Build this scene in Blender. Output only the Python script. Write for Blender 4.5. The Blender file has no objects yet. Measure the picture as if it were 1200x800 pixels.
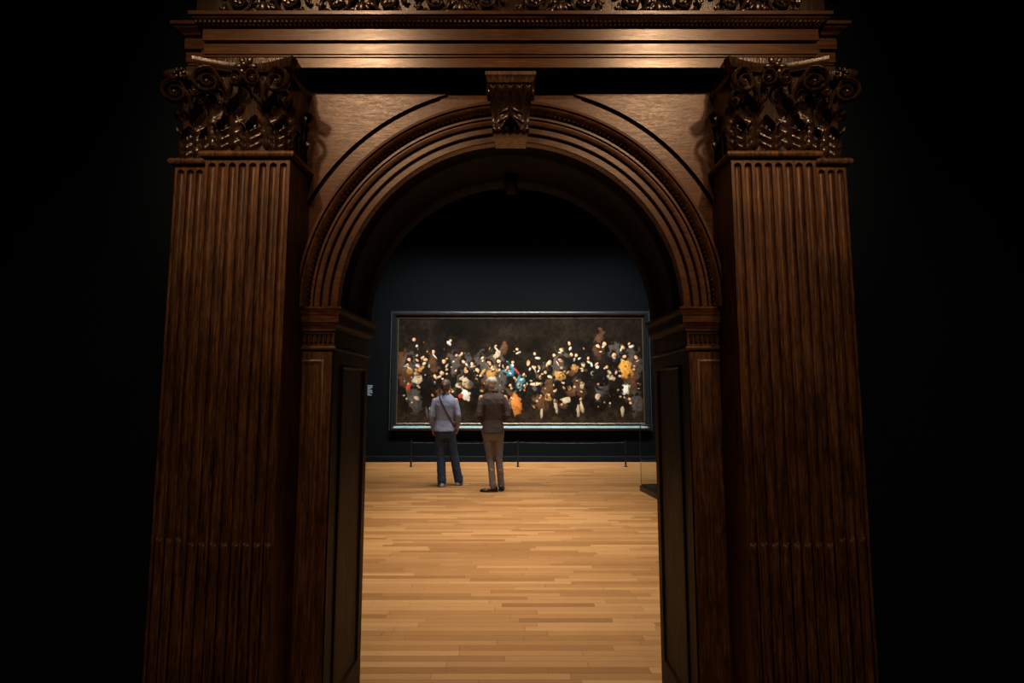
import bpy, bmesh, math, random
import numpy as np
from mathutils import Vector, Matrix, noise
PI=math.pi
random.seed(7)
S=bpy.context.scene
C=S.collection
ORG={}
# ---------------------------------------------------------------- materials
def nt(name):
    m=bpy.data.materials.new(name); m.use_nodes=True
    n=m.node_tree; b=n.nodes['Principled BSDF']
    return m,n,b
def mapping(n,scale,rot=(0,0,0),loc=(0,0,0)):
    tc=n.nodes.new('ShaderNodeTexCoord'); mp=n.nodes.new('ShaderNodeMapping')
    mp.inputs['Scale'].default_value=scale; mp.inputs['Rotation'].default_value=rot; mp.inputs['Location'].default_value=loc
    n.links.new(tc.outputs['Object'],mp.inputs['Vector']); return mp.outputs['Vector']
def ramp(n,fac,stops):
    r=n.nodes.new('ShaderNodeValToRGB'); e=r.color_ramp.elements
    while len(e)<len(stops): e.new(.5)
    for k,(p,c) in enumerate(stops):
        e[k].position=p; e[k].color=(*c,1)
    n.links.new(fac,r.inputs['Fac']); return r.outputs['Color']
def bump(n,b,h,strength=.3,dist=.002):
    bp=n.nodes.new('ShaderNodeBump'); bp.inputs['Strength'].default_value=strength; bp.inputs['Distance'].default_value=dist
    n.links.new(h,bp.inputs['Height']); n.links.new(bp.outputs['Normal'],b.inputs['Normal'])
def noise_tex(n,vec,scale,detail=4,rough=.55):
    t=n.nodes.new('ShaderNodeTexNoise'); t.inputs['Scale'].default_value=scale; t.inputs['Detail'].default_value=detail
    t.inputs['Roughness'].default_value=rough; n.links.new(vec,t.inputs['Vector']); return t.outputs['Fac']
def plain(name,col,rough=.6,metal=0,var=.15,scale=8,bmp=0,bscale=200,spec=.5):
    m,n,b=nt(name)
    v=mapping(n,(1,1,1)); f=noise_tex(n,v,scale)
    a=tuple(c*(1-var) for c in col); z=tuple(min(1,c*(1+var)) for c in col)
    n.links.new(ramp(n,f,[(.3,a),(.7,z)]),b.inputs['Base Color'])
    b.inputs['Roughness'].default_value=rough; b.inputs['Metallic'].default_value=metal
    b.inputs['Specular IOR Level'].default_value=spec
    if bmp: bump(n,b,noise_tex(n,v,bscale),bmp,.002)
    return m
def oak(name,axis,dark,mid,light,rough=.3,spec=.5,bmp=.5,stretch=1.0,stops=(.60,.80,1.0)):
    m,n,b=nt(name)
    a_=2.0*stretch; f_=16*stretch
    sc={'x':(a_,34,34),'z':(34,34,a_)}[axis]
    v=mapping(n,sc); f=noise_tex(n,v,2.2,8,.66)
    sc2={'x':(f_,210,210),'z':(210,210,f_)}[axis]
    v2=mapping(n,sc2); g=noise_tex(n,v2,1.3,3,.5)
    mx=n.nodes.new('ShaderNodeMath'); mx.operation='MULTIPLY_ADD'; mx.inputs[1].default_value=.6
    n.links.new(g,mx.inputs[0]); n.links.new(f,mx.inputs[2])
    c=ramp(n,mx.outputs[0],[(stops[0],dark),(stops[1],mid),(stops[2],light)])
    v3=mapping(n,(1,1,1)); p=noise_tex(n,v3,3.5,5,.6)
    mm=n.nodes.new('ShaderNodeMix'); mm.data_type='RGBA'; mm.blend_type='MULTIPLY'; mm.inputs['Factor'].default_value=1
    n.links.new(c,mm.inputs['A']); n.links.new(ramp(n,p,[(.32,(.62,.56,.52)),(.68,(1.0,1.0,1.0))]),mm.inputs['B'])
    n.links.new(mm.outputs['Result'],b.inputs['Base Color'])
    rr_=n.nodes.new('ShaderNodeMapRange'); rr_.inputs['From Min'].default_value=.6; rr_.inputs['From Max'].default_value=1.0
    rr_.inputs['To Min'].default_value=rough+.08; rr_.inputs['To Max'].default_value=rough-.05
    n.links.new(mx.outputs[0],rr_.inputs['Value']); n.links.new(rr_.outputs[0],b.inputs['Roughness'])
    b.inputs['Specular IOR Level'].default_value=spec
    b.inputs['Specular Tint'].default_value=(1,.72,.50,1)
    bump(n,b,mx.outputs[0],bmp,.0015)
    return m
M={}
M['oak_z']=oak('oak_vertical','z',(.018,.006,.0018),(.125,.046,.0135),(.30,.118,.036),.38)
M['oak_x']=oak('oak_horizontal','x',(.040,.0135,.0042),(.118,.042,.013),(.225,.084,.027),.24,.55,.2)
M['oak_panel']=oak('oak_figured_panel','x',(.044,.014,.0042),(.125,.042,.0125),(.22,.080,.025),.30,.36,.35,3,(.62,.82,1.02))
M['oak_arch']=oak('oak_arch','x',(.038,.0125,.004),(.115,.040,.0125),(.21,.077,.025),.27,.52,.25,3)
M['oak_jamb_shade']=oak('oak_jamb_shade','z',(.003,.0013,.0006),(.011,.0044,.0018),(.022,.009,.0036),.5,.12)  # same oak, with the shade of the reveals put into its colour
M['oak_shade']=oak('oak_soffit_shade','z',(.0013,.0007,.0004),(.0040,.0018,.0009),(.008,.0036,.0017),.65,.05)  # same oak, near-black to paint in the shade of soffit and recesses
M['oak_carved']=oak('oak_carved','z',(.013,.0052,.0025),(.042,.018,.0078),(.085,.037,.015),.24,.8)
M['wall_black']=plain('wall_black_paint',(.0030,.0045,.0058),.85,var=.2,scale=2,spec=.1)
M['wall_navy']=plain('wall_navy_paint',(.0022,.0032,.0042),.9,var=.08,scale=1.5,spec=.05)
M['ceil']=plain('ceiling_dark',(.006,.007,.009),.9)
M['base']=plain('baseboard_dark',(.0022,.0032,.0048),.7,spec=.1)
M['black']=plain('black_metal',(.006,.006,.007),.4,metal=.3)
M['frame']=plain('ebonised_frame',(.006,.009,.010),.3,var=.3,scale=20,spec=.6)
M['gold']=plain('aged_gilding',(.10,.08,.045),.4,metal=.5,var=.3,scale=30)
M['skin']=plain('skin',(.50,.27,.19),.5,var=.08,scale=14)
M['eye']=plain('eye_white',(.6,.58,.55),.2,var=.02)
M['lav']=plain('lavender_knit',(.23,.27,.42),.85,var=.04,scale=25,bmp=.3,bscale=260)
M['jean']=plain('dark_denim',(.016,.038,.080),.8,var=.15,scale=18,bmp=.4,bscale=300)
M['jacket']=plain('brown_fleece',(.050,.034,.030),.9,var=.08,scale=20,bmp=.5,bscale=220)
M['taupe']=plain('taupe_twill',(.165,.152,.158),.85,var=.08,scale=16,bmp=.4,bscale=300)
M['hair_d']=plain('ash_brown_hair',(.105,.075,.060),.5,var=.4,scale=60)
M['hair_g']=plain('grey_hair',(.46,.45,.44),.6,var=.25,scale=60)
M['shoe_w']=plain('pale_trainer',(.30,.32,.35),.6)
M['shoe_b']=plain('black_leather',(.008,.008,.008),.35)
M['sole']=plain('rubber_sole',(.02,.02,.02),.7)
M['sole_w']=plain('pale_rubber_sole',(.35,.35,.35),.7)
M['strap']=plain('oxblood_leather',(.05,.014,.011),.45)
M['paper']=plain('wall_text_paper',(.25,.36,.44),.7,var=.05)
M['ink']=plain('ink_line',(.02,.03,.04),.7)
M['edge']=plain('brushed_edge',(.12,.13,.14),.3,metal=.8)
def floor_mat():
    m,n,b=nt('oak_strip_floor')
    tc=n.nodes.new('ShaderNodeTexCoord'); sp=n.nodes.new('ShaderNodeSeparateXYZ'); n.links.new(tc.outputs['Object'],sp.inputs[0])
    def mt(op,a,b_=None,c=None):
        q=n.nodes.new('ShaderNodeMath'); q.operation=op
        for i,v in enumerate((a,b_,c)):
            if v is None: continue
            if isinstance(v,(int,float)): q.inputs[i].default_value=v
            else: n.links.new(v,q.inputs[i])
        return q.outputs[0]
    H=.062; 
    yr=mt('DIVIDE',sp.outputs['Y'],H); row=mt('FLOOR',yr); fy=mt('FRACT',yr)
    wn=n.nodes.new('ShaderNodeTexWhiteNoise'); wn.noise_dimensions='1D'; n.links.new(row,wn.inputs['W'])
    off=mt('MULTIPLY',wn.outputs['Value'],7.3)
    wn2=n.nodes.new('ShaderNodeTexWhiteNoise'); wn2.noise_dimensions='1D'; n.links.new(mt('ADD',row,311.7),wn2.inputs['W'])
    L=mt('MULTIPLY_ADD',wn2.outputs['Value'],.55,.55)
    xr=mt('DIVIDE',mt('ADD',mt('ADD',sp.outputs['X'],off),20),L); col=mt('FLOOR',xr); fx=mt('FRACT',xr)
    cv_=n.nodes.new('ShaderNodeCombineXYZ'); n.links.new(row,cv_.inputs[0]); n.links.new(col,cv_.inputs[1])
    wn3=n.nodes.new('ShaderNodeTexWhiteNoise'); wn3.noise_dimensions='2D'; n.links.new(cv_.outputs[0],wn3.inputs['Vector'])
    tone=wn3.outputs['Value']
    v3=mapping(n,(1.9,36,1)); g=noise_tex(n,v3,2.5,6,.6)
    mx=mt('MULTIPLY',mt('MULTIPLY_ADD',g,.7,tone),.60)
    c=ramp(n,mx,[(.10,(.215,.097,.029)),(.50,(.335,.163,.056)),(.95,(.47,.26,.103))])
    ey=mt('GREATER_THAN',mt('ABSOLUTE',mt('SUBTRACT',fy,.5)),.482)
    ex=mt('GREATER_THAN',mt('ABSOLUTE',mt('SUBTRACT',fx,.5)),.4985)
    e=mt('MAXIMUM',ey,ex)
    mm=n.nodes.new('ShaderNodeMix'); mm.data_type='RGBA'; mm.inputs['B'].default_value=(.10,.045,.015,1)
    n.links.new(e,mm.inputs['Factor']); n.links.new(c,mm.inputs['A'])
    n.links.new(mm.outputs['Result'],b.inputs['Base Color'])
    b.inputs['Roughness'].default_value=.34; b.inputs['Specular IOR Level'].default_value=.5
    bump(n,b,g,.12,.001)
    return m
M['floor']=floor_mat()
def glass_mat():
    m,n,b=nt('case_glass'); b.inputs['Transmission Weight'].default_value=1; b.inputs['Roughness'].default_value=.02
    b.inputs['IOR'].default_value=1.05; b.inputs['Base Color'].default_value=(.93,.97,.96,1); return m
M['glass']=glass_mat()
# ---------------------------------------------------------------- helpers
def finish(bm,smooth=False,ang=35):
    bmesh.ops.recalc_face_normals(bm,faces=bm.faces)
def mesh_of(bm,name,smooth=True,ang=38):
    finish(bm)
    me=bpy.data.meshes.new(name); bm.to_mesh(me); bm.free()
    if smooth:
        me.shade_smooth()
        try: me.set_sharp_from_angle(angle=math.radians(ang))
        except Exception: pass
    return me
def obj(name,bm,mat,parent=None,smooth=True,ang=38):
    o=Vector((0,0,0))
    if parent is not None: o=ORG[parent.name]
    bmesh.ops.translate(bm,verts=bm.verts,vec=-o)
    me=mesh_of(bm,name,smooth,ang)
    me.materials.append(mat)
    ob=bpy.data.objects.new(name,me); C.objects.link(ob)
    if parent is not None: ob.parent=parent
    ORG[ob.name]=o
    return ob
def thing(name,label,cat,loc=(0,0,0),rotz=0,group=None,world=True):
    o=bpy.data.objects.new(name,None); C.objects.link(o); o.location=loc; o.rotation_euler=(0,0,rotz)
    o.empty_display_size=.1
    o['label']=label; o['category']=cat
    if group: o['group']=group
    ORG[o.name]=Vector(loc) if world else Vector((0,0,0))
    return o
def struct(name,bm,mat,parent=None):
    o=obj(name,bm,mat,parent,smooth=False)
    if parent is None: o['kind']='structure'
    return o
def box(bm,x0,x1,y0,y1,z0,z1):
    x0,x1=min(x0,x1),max(x0,x1)
    r=bmesh.ops.create_cube(bm,size=1)
    for v in r['verts']:
        v.co=Vector(((x0+x1)/2+v.co.x*(x1-x0),(y0+y1)/2+v.co.y*(y1-y0),(z0+z1)/2+v.co.z*(z1-z0)))
    return r['verts']
def bevel(bm,w,seg=2):
    bmesh.ops.bevel(bm,geom=list(bm.edges),offset=w,segments=seg,affect='EDGES',profile=.6)
def blob(bm,c,r,rot=None,sub=2):
    q=bmesh.ops.create_icosphere(bm,subdivisions=sub,radius=1)
    for v in q['verts']:
        p=Vector((v.co.x*r[0],v.co.y*r[1],v.co.z*r[2]))
        if rot is not None: p=rot@p
        v.co=p+Vector(c)
def mirror(bm,s):
    if s<0:
        for v in bm.verts: v.co.x=-v.co.x
def sweep(bm,path,prof,closed=False,mp=None):
    """path: xy points, prof: closed polygon of (out,h); out = right-hand side of travel"""
    n=len(path); rings=[]
    P=[Vector(p) for p in path]
    for i in range(n):
        if closed: a,b=P[i-1],P[(i+1)%n]
        else: a=P[i-1] if i>0 else None; b=P[i+1] if i<n-1 else None
        def nrm(u,v):
            d=(v-u).normalized(); return Vector((d.y,-d.x))
        if a is None: m=nrm(P[i],b)
        elif b is None: m=nrm(a,P[i])
        else:
            n1,n2=nrm(a,P[i]),nrm(P[i],b); m=(n1+n2); m=m/(m.dot(n1))
        ring=[]
        for (o,h) in prof:
            q=P[i]+m*o
            co=(q.x,q.y,h) if mp is None else mp(q.x,q.y,h)
            ring.append(bm.verts.new(co))
        rings.append(ring)
    k=len(prof)
    for i in range(n if closed else n-1):
        A,B=rings[i],rings[(i+1)%n]
        for j in range(k):
            bm.faces.new((A[j],A[(j+1)%k],B[(j+1)%k],B[j]))
    if not closed:
        bm.faces.new(rings[0]); bm.faces.new(rings[-1][::-1])
def tube(bm,pts,rad,seg=8,axis=None,aspect=1):
    P=[Vector(p) for p in pts]; rings=[]
    up=Vector(axis).normalized() if axis is not None else None
    prev=None
    for i,p in enumerate(P):
        t=(P[min(i+1,len(P)-1)]-P[max(i-1,0)]).normalized()
        if up is not None: a=(up-t*up.dot(t)).normalized()
        elif prev is None:
            a=t.orthogonal().normalized()
        else: a=(prev-t*prev.dot(t)).normalized()
        prev=a; b=t.cross(a)
        r=rad[i] if isinstance(rad,(list,tuple)) else rad
        rings.append([bm.verts.new(p+a*math.cos(2*PI*k/seg)*r*aspect+b*math.sin(2*PI*k/seg)*r) for k in range(seg)])
    for A,B in zip(rings,rings[1:]):
        for k in range(seg): bm.faces.new((A[k],A[(k+1)%seg],B[(k+1)%seg],B[k]))
    bm.faces.new(rings[0][::-1]); bm.faces.new(rings[-1])
def leaf(bm,o,out,W,H,curl=2.4,lobes=4,lean=.05,th=.005,nv=32,nu=16):
    """acanthus leaf: grows up from o, hugs the bell and curls its tip over"""
    o=Vector(o); out=Vector(out).normalized(); up=Vector((0,0,1)); rt=up.cross(out).normalized()
    rows=[]; a=0;z=0;ang=lean
    for i in range(nv+1):
        v=i/nv
        ang=lean+(curl*((v-.62)/.38)**1.4 if v>.62 else 0)
        if i: a+=math.sin(ang)*H/nv*.85; z+=math.cos(ang)*H/nv
        env=(.72+.28*math.sin(min(1,v*1.5)*PI*.5))*(1-v**4*.60)
        saw=abs(math.sin(v*PI*lobes)); w=W*.5*env*(.62+.38*saw**.5)
        nrm=out*math.cos(ang)-up*math.sin(ang)
        row=[]
        for j in range(nu+1):
            u=-1+2*j/nu
            fan=math.sin((v*lobes-abs(u)*.7)*2*PI)
            rib=.0050*fan*min(1,abs(u)*1.8)*(W/.12)
            d=-abs(u)**2*W*.16+rib+(.013*(1-abs(u)/.2) if abs(u)<.2 else 0)
            row.append(o+rt*(u*w)+out*a+up*(z+abs(u)*W*.14*saw)+nrm*d)
        rows.append(row)
    F=[[bm.verts.new(p) for p in r] for r in rows]
    B=[[bm.verts.new(p-out*th-Vector((0,0,.002))) for p in r] for r in rows]
    for i in range(nv):
        for j in range(nu):
            bm.faces.new((F[i][j],F[i][j+1],F[i+1][j+1],F[i+1][j]))
            bm.faces.new((B[i][j],B[i+1][j],B[i+1][j+1],B[i][j+1]))
    for i in range(nv):
        for j in (0,nu): bm.faces.new((F[i][j],F[i+1][j],B[i+1][j],B[i][j]))
    for j in range(nu):
        for i in (0,nv): bm.faces.new((F[i][j],F[i][j+1],B[i][j+1],B[i][j]))
def spiral(c,plane_u,r0,r1,turns,start,dirn=1,n=44):
    c=Vector(c); u=Vector(plane_u).normalized(); pts=[]
    for i in range(n+1):
        t=i/n; r=r0*(1-t)**1.15+r1*t; a=start+dirn*turns*2*PI*t
        pts.append(c+u*math.cos(a)*r+Vector((0,0,1))*math.sin(a)*r)
    return pts

# ---------------------------------------------------------------- setting
YW0,YW1,YB=2.35,2.86,11.30
bm=bmesh.new(); box(bm,-6,6,-5,YB,-.1,0); struct('floor',bm,M['floor'])
bm=bmesh.new(); box(bm,-6.2,6.2,-5.2,YB+.2,6.6,6.8); struct('ceiling',bm,M['ceil'])
bm=bmesh.new(); box(bm,-6,6,YB,YB+.2,-.1,6.6); struct('wall_back',bm,M['wall_navy'])
bm=bmesh.new(); box(bm,-6.2,-6,-5,YB+.2,-.1,6.6); struct('wall_left',bm,M['wall_navy'])
bm=bmesh.new(); box(bm,6,6.2,-5,YB+.2,-.1,6.6); struct('wall_right',bm,M['wall_navy'])
bm=bmesh.new(); box(bm,-6.2,6.2,-5.2,-5,-.1,6.6); struct('wall_rear',bm,M['wall_black'])
bm=bmesh.new()
box(bm,-6,-1.003,YW0,YW1,0,6.6); box(bm,1.003,6,YW0,YW1,0,6.6); box(bm,-1.003,1.003,YW0,YW1,2.963,6.6)
struct('wall_front',bm,M['wall_black'])
bm=bmesh.new(); sweep(bm,[(-6,YB),(6,YB)],[(0,0),(.02,0),(.02,.11),(.012,.125),(0,.13)]); struct('baseboard_back',bm,M['base'])

# ---------------------------------------------------------------- portal
portal=thing('wooden_portal','tall dark carved oak archway with fluted pilasters framing the gallery','archway',(0,2.3,0))
ZC,RI=1.92,.79
def fluted(s,xa,xb,yf,yb,n,z0,zt,zcab,zend,mat,name):
    bm=bmesh.new(); w=(xb-xa)
    pitch=w/(n+.25); hw=pitch*.36; m0=(w-pitch*n)/2
    zs=[z0,z0+.05,zcab-.022,zcab-.016,zcab-.010,zcab-.004,zcab,zcab+.004]
    zs+=[zcab+.2,zcab+.8,zend-hw*1.6]
    zs+=[zend-hw+hw*math.sin(k*PI/14) for k in range(0,8)]+[zend+.002,zt]
    zs=sorted(set(round(z,5) for z in zs))
    N=12; rings=[]
    for z in zs:
        row=[(xa,yb)]
        row.append((xa,yf))
        q=(z-(zend-hw))/hw
        k=1 if q<=0 else math.sqrt(max(0,1-q*q))
        for i in range(n):
            cx=xa+m0+pitch*(i+.5)
            for j in range(N+1):
                t=j/N; h=hw*max(k,.02)
                x=cx-h*math.cos(PI*t)
                d=math.sin(PI*t)*hw*1.1*k
                if z<zcab+.001:
                    g=min(1,max(0,(zcab-z)/.022)); g=math.sqrt(1-(1-g)**2)
                    reed=.016*(1-math.sin(PI*t)**.8)*(1 if 0<j<N else 0)+.001*(0<j<N)
                    d=d*(1-g)+reed*g
                row.append((x,yf+d))
        row+=[(xb,yf),(xb,yb)]
        rings.append([bm.verts.new((x,y,z)) for x,y in row])
    for A,B in zip(rings,rings[1:]):
        for j in range(len(A)): 
            jj=(j+1)%len(A); bm.faces.new((A[j],A[jj],B[jj],B[j]))
    bm.faces.new(rings[0]); bm.faces.new(rings[-1])
    mirror(bm,s)
    return obj(name,bm,mat,portal,ang=50)
def capital(s):
    xm,yf,zb=1.12,2.10,2.56
    def add(name,bm,parent): mirror(bm,s); return obj(name,bm,M['oak_carved'],parent,ang=60)
    bm=bmesh.new()
    rings=[]
    for z,e in ((0,.004),(.10,.0),(.20,.006),(.27,.018),(.345,.030)):
        a=[(.960-e*.2,2.34),(.960-e*.4,2.115-e),(1.29+e*.3,2.115-e),(1.29+e*.3,2.183-e),(1.455+e*.6,2.183-e),(1.455+e*.6,2.34)]
        rings.append([bm.verts.new((x,y,zb+z)) for x,y in a])
    for A,B in zip(rings,rings[1:]):
        for j in range(6): bm.faces.new((A[j],A[(j+1)%6],B[(j+1)%6],B[j]))
    bm.faces.new(rings[0]); bm.faces.new(rings[-1])
    cap=add('capital',bm,portal)
    bm=bmesh.new()
    pr=[(-.02,zb-.03)]+[(.006+.016*math.cos(a),zb-.012+.016*math.sin(a)) for a in [(-PI/2)+PI*k/8 for k in range(9)]]+[(-.02,zb+.006)]
    sweep(bm,[(.94,2.34),(.94,2.10),(1.30,2.10),(1.30,2.17),(1.475,2.17),(1.475,2.34)],pr)
    mirror(bm,s); obj('astragal',bm,M['oak_z'],cap)
    F=(0,-1,0)
    def L(x,y,z,out,W,H,**k):
        bm=bmesh.new(); leaf(bm,(x,y,zb+z),out,W,H,**k); add('acanthus_leaf',bm,cap)
    for x in (-.075,.075): L(xm+x,2.104,.02,F,.145,.225,curl=2.4,lobes=5,lean=.04)
    L(xm-.155,2.102,.02,(-.2,-1,0),.09,.225,curl=2.2,lobes=5,lean=.02); L(xm+.160,2.10,.02,(.3,-1,0),.10,.225,curl=2.2,lobes=5,lean=.04)
    for x in (-.122,0,.122): L(xm+x,2.092,.0,F,.125,.140,curl=2.6,lobes=4,lean=.07)
    L(.966,2.20,.0,(-1,0,0),.12,.145,curl=.7,lean=0,lobes=3); L(.966,2.29,.0,(-1,0,0),.09,.145,curl=.7,lean=0,lobes=3); L(.967,2.25,.02,(-1,0,0),.13,.23,lobes=4,curl=.6,lean=0)
    L(1.40,2.176,.02,F,.13,.225,lobes=5,lean=.04,curl=2.4); L(1.355,2.168,.0,F,.09,.140,lobes=4,lean=.07); L(1.435,2.168,.0,F,.09,.140,lobes=4,lean=.07)
    L(1.455,2.21,.02,(1,-.5,0),.09,.225,curl=1.8,lobes=4); L(1.458,2.26,0,(1,0,0),.11,.145,curl=1.4,lobes=3)
    def V(c,u,r0,turn,start,dr,stem,rad=.011,asp=2.0):
        bm=bmesh.new(); u=Vector(u).normalized(); ax=u.cross(Vector((0,0,1)))
        pts=spiral(c,u,r0,.009,turn,start,dr)
        st=[Vector(stem)+(pts[0]-Vector(stem))*t+Vector((0,0,.02*math.sin(t*PI))) for t in (0,.25,.5,.75)]
        al=st+pts; n=len(al)
        tube(bm,al,[rad*(.7+.3*min(1,i/6))*(1-.6*i/n) for i in range(n)],8,ax,asp)
        blob(bm,Vector(c),(.011,.016,.011))
        add('volute',bm,cap)
    z=zb+.276
    V((.980,2.034,z),(-1,-.15,0),.058,1.8,PI*.55,-1,(1.06,2.07,zb+.20))
    V((1.270,2.034,z),(1,-.35,0),.060,1.8,PI*.55,-1,(1.18,2.07,zb+.20))
    V((1.083,2.042,z+.018),(1,-.15,0),.037,1.5,PI*.55,-1,(1.04,2.07,zb+.20),.008)
    V((1.159,2.042,z+.018),(-1,-.15,0),.037,1.5,PI*.55,-1,(1.20,2.07,zb+.20),.008)
    V((1.455,2.110,z),(1,-.35,0),.056,1.8,PI*.55,-1,(1.39,2.145,zb+.20),.010)
    V((1.378,2.125,z+.014),(-1,-.15,0),.031,1.5,PI*.55,-1,(1.42,2.15,zb+.20),.007)
    def arc(a,b,d,n=10):
        a=Vector(a);b=Vector(b); t=(b-a).normalized(); nn=Vector((-t.y,t.x))
        return [a+(b-a)*(k/n)+nn*d*math.sin(PI*k/n) for k in range(n)]
    out=[Vector((.940,2.34)),Vector((.940,2.10))]+arc((.902,2.045),(.912,2.015),0,1)+arc((.912,2.015),(1.33,2.015),.055)+arc((1.33,2.015),(1.345,2.045),0,1)+[Vector((1.345,2.12))]+arc((1.345,2.12),(1.505,2.09),.014,5)+[Vector((1.52,2.12)),Vector((1.52,2.34))]
    bm=bmesh.new(); rings=[]
    c0=Vector((1.2,2.25))
    for zz,e in ((2.904,.955),(2.914,.972),(2.918,.99),(2.930,1.0),(2.940,1.005)):
        rings.append([bm.verts.new(((p.x-c0.x)*e+c0.x,min(2.34,(p.y-c0.y)*e+c0.y),zz)) for p in out])
    k=len(out)
    for A,B in zip(rings,rings[1:]):
        for j in range(k): bm.faces.new((A[j],A[(j+1)%k],B[(j+1)%k],B[j]))
    bm.faces.new(rings[0]); bm.faces.new(rings[-1])
    add('abacus',bm,cap)
    bm=bmesh.new(); box(bm,.95,1.30,2.13,2.345,2.940,3.009); box(bm,1.305,1.47,2.19,2.345,2.940,3.009); add('impost_block',bm,cap)
    for (fx,fy,sc) in ((xm,2.045,1.3),(1.43,2.09,.8)):
        bm=bmesh.new(); blob(bm,(fx,fy-.012,2.912),(.012*sc,.012,.012*sc))
        for k in range(6):
            a=k*PI/3; blob(bm,(fx+.024*sc*math.cos(a),fy,2.912+.022*sc*math.sin(a)),(.015*sc,.009,.010*sc),Matrix.Rotation(-a,3,'Y'))
        add('flower',bm,cap)
for s in (-1,1):
    fluted(s,.94,1.30,2.10,2.34,8,.26,2.55,.943,2.515,M['oak_z'],'pilaster_shaft')
    fluted(s,1.301,1.475,2.17,2.34,4,.26,2.55,.943,2.515,M['oak_z'],'side_pilaster_shaft')
    bm=bmesh.new()
    pr=[(-.03,0),(.05,0),(.05,.12),(.035,.125)]+[(.03+.02*math.cos(a),.155+.025*math.sin(a)) for a in [-PI/2+PI*k/8 for k in range(9)]]+[(.018,.19),(.012,.215)]+[(.012+.012*math.cos(a),.23+.012*math.sin(a)) for a in [-PI/2+PI*k/6 for k in range(7)]]+[(.0,.262),(-.03,.262)]
    sweep(bm,[(.94,2.34),(.94,2.10),(1.30,2.10),(1.30,2.17),(1.475,2.17),(1.475,2.34)],[(o,h) for o,h in pr])
    mirror(bm,s); obj('pilaster_base',bm,M['oak_z'],portal)
    capital(s)
    bm=bmesh.new(); box(bm,.803,1.0,2.30,2.858,0,1.735)
    mirror(bm,s); pier=obj('pier',bm,M['oak_z'],portal)
    bm=bmesh.new(); box(bm,.797,.8028,2.302,2.858,0,1.73); mirror(bm,s); obj('jamb_lining',bm,M['oak_jamb_shade'],pier)
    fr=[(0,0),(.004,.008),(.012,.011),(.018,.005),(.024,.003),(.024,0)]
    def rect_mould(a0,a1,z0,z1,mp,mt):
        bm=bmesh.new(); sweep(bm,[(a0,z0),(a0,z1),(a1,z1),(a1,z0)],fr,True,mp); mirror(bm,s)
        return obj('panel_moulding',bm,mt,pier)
    rect_mould(2.40,2.78,.16,1.67,lambda a,z,h:(.797-h*.9,a,z),M['oak_jamb_shade'])
    rect_mould(.835,.985,.25,1.69,lambda a,z,h:(a,2.30-h*.6,z),M['oak_z'])
    def cyma(o0,h0,o1,h1,n=6): return [(o0+(o1-o0)*(.5-.5*math.cos(PI*k/n)),h0+(h1-h0)*k/n) for k in range(n+1)]
    pr=[(-.03,1.728),(.005,1.728)]+[(.005+.008*math.cos(a),1.738+.010*math.sin(a)) for a in [-PI/2+PI*k/6 for k in range(7)]]+[(.002,1.750),(.002,1.815),(.009,1.815),(.009,1.826)]+cyma(.011,1.828,.022,1.852)+[(.026,1.853),(.026,1.886),(.030,1.886)]+cyma(.030,1.888,.040,1.912)+[(.043,1.912),(.043,1.922),(-.03,1.922)]
    bm=bmesh.new(); sweep(bm,[(-1.0,2.30),(-.797,2.30),(-.797,2.858)],pr); mirror(bm,-s); imp=obj('impost',bm,M['oak_arch'],portal)
    imp.data.materials.append(M['oak_jamb_shade'])
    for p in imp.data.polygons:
        if abs(p.center.x)<.80 and p.center.y>.02: p.material_index=1  # inner faces get the shaded copy of the oak
    for k in range(9):
        bm=bmesh.new()
        x=.815+k*.021; box(bm,x-.006,x+.006,2.290,2.300,1.765,1.800)
        box(bm,x-.009,x+.009,2.287,2.299,1.7995,1.806)
        mirror(bm,s); obj('fret_ornament',bm,M['oak_carved'],imp)
# -- spandrel body with the arch cut through it
bm=bmesh.new(); n=64; xo,zo=1.0,2.96
outer=[];inner=[]
for k in range(n+1):
    a=PI*k/n; cx,cz=math.cos(a),math.sin(a)
    t=min(xo/abs(cx) if abs(cx)>1e-6 else 9,(zo-ZC)/cz if cz>1e-6 else 9)
    outer.append((cx*t,ZC+cz*t)); inner.append((cx*RI,ZC+cz*RI))
ci=min(range(n+1),key=lambda i:(outer[i][0]-xo)**2+(outer[i][1]-zo)**2); outer[ci]=(xo,zo)
ci=min(range(n+1),key=lambda i:(outer[i][0]+xo)**2+(outer[i][1]-zo)**2); outer[ci]=(-xo,zo)
def V4(k): return [bm.verts.new((outer[k][0],2.315,outer[k][1])),bm.verts.new((inner[k][0],2.315,inner[k][1])),bm.verts.new((inner[k][0],2.858,inner[k][1])),bm.verts.new((outer[k][0],2.858,outer[k][1]))]
R=[V4(k) for k in range(n+1)]
for A,B in zip(R,R[1:]):
    for j in range(4): bm.faces.new((A[j],A[(j+1)%4],B[(j+1)%4],B[j]))
bm.faces.new(R[0]); bm.faces.new(R[-1])
spand=obj('spandrel',bm,M['oak_panel'],portal)
def revolve(bm,prof,a0=0,a1=PI,n=96):
    R=[]
    for k in range(n+1):
        a=a0+(a1-a0)*k/n
        R.append([bm.verts.new((r*math.cos(a),y,ZC+r*math.sin(a))) for r,y in prof])
    m=len(prof)
    for A,B in zip(R,R[1:]):
        for j in range(m): bm.faces.new((A[j],A[(j+1)%m],B[(j+1)%m],B[j]))
    bm.faces.new(R[0]); bm.faces.new(R[-1])
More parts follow.
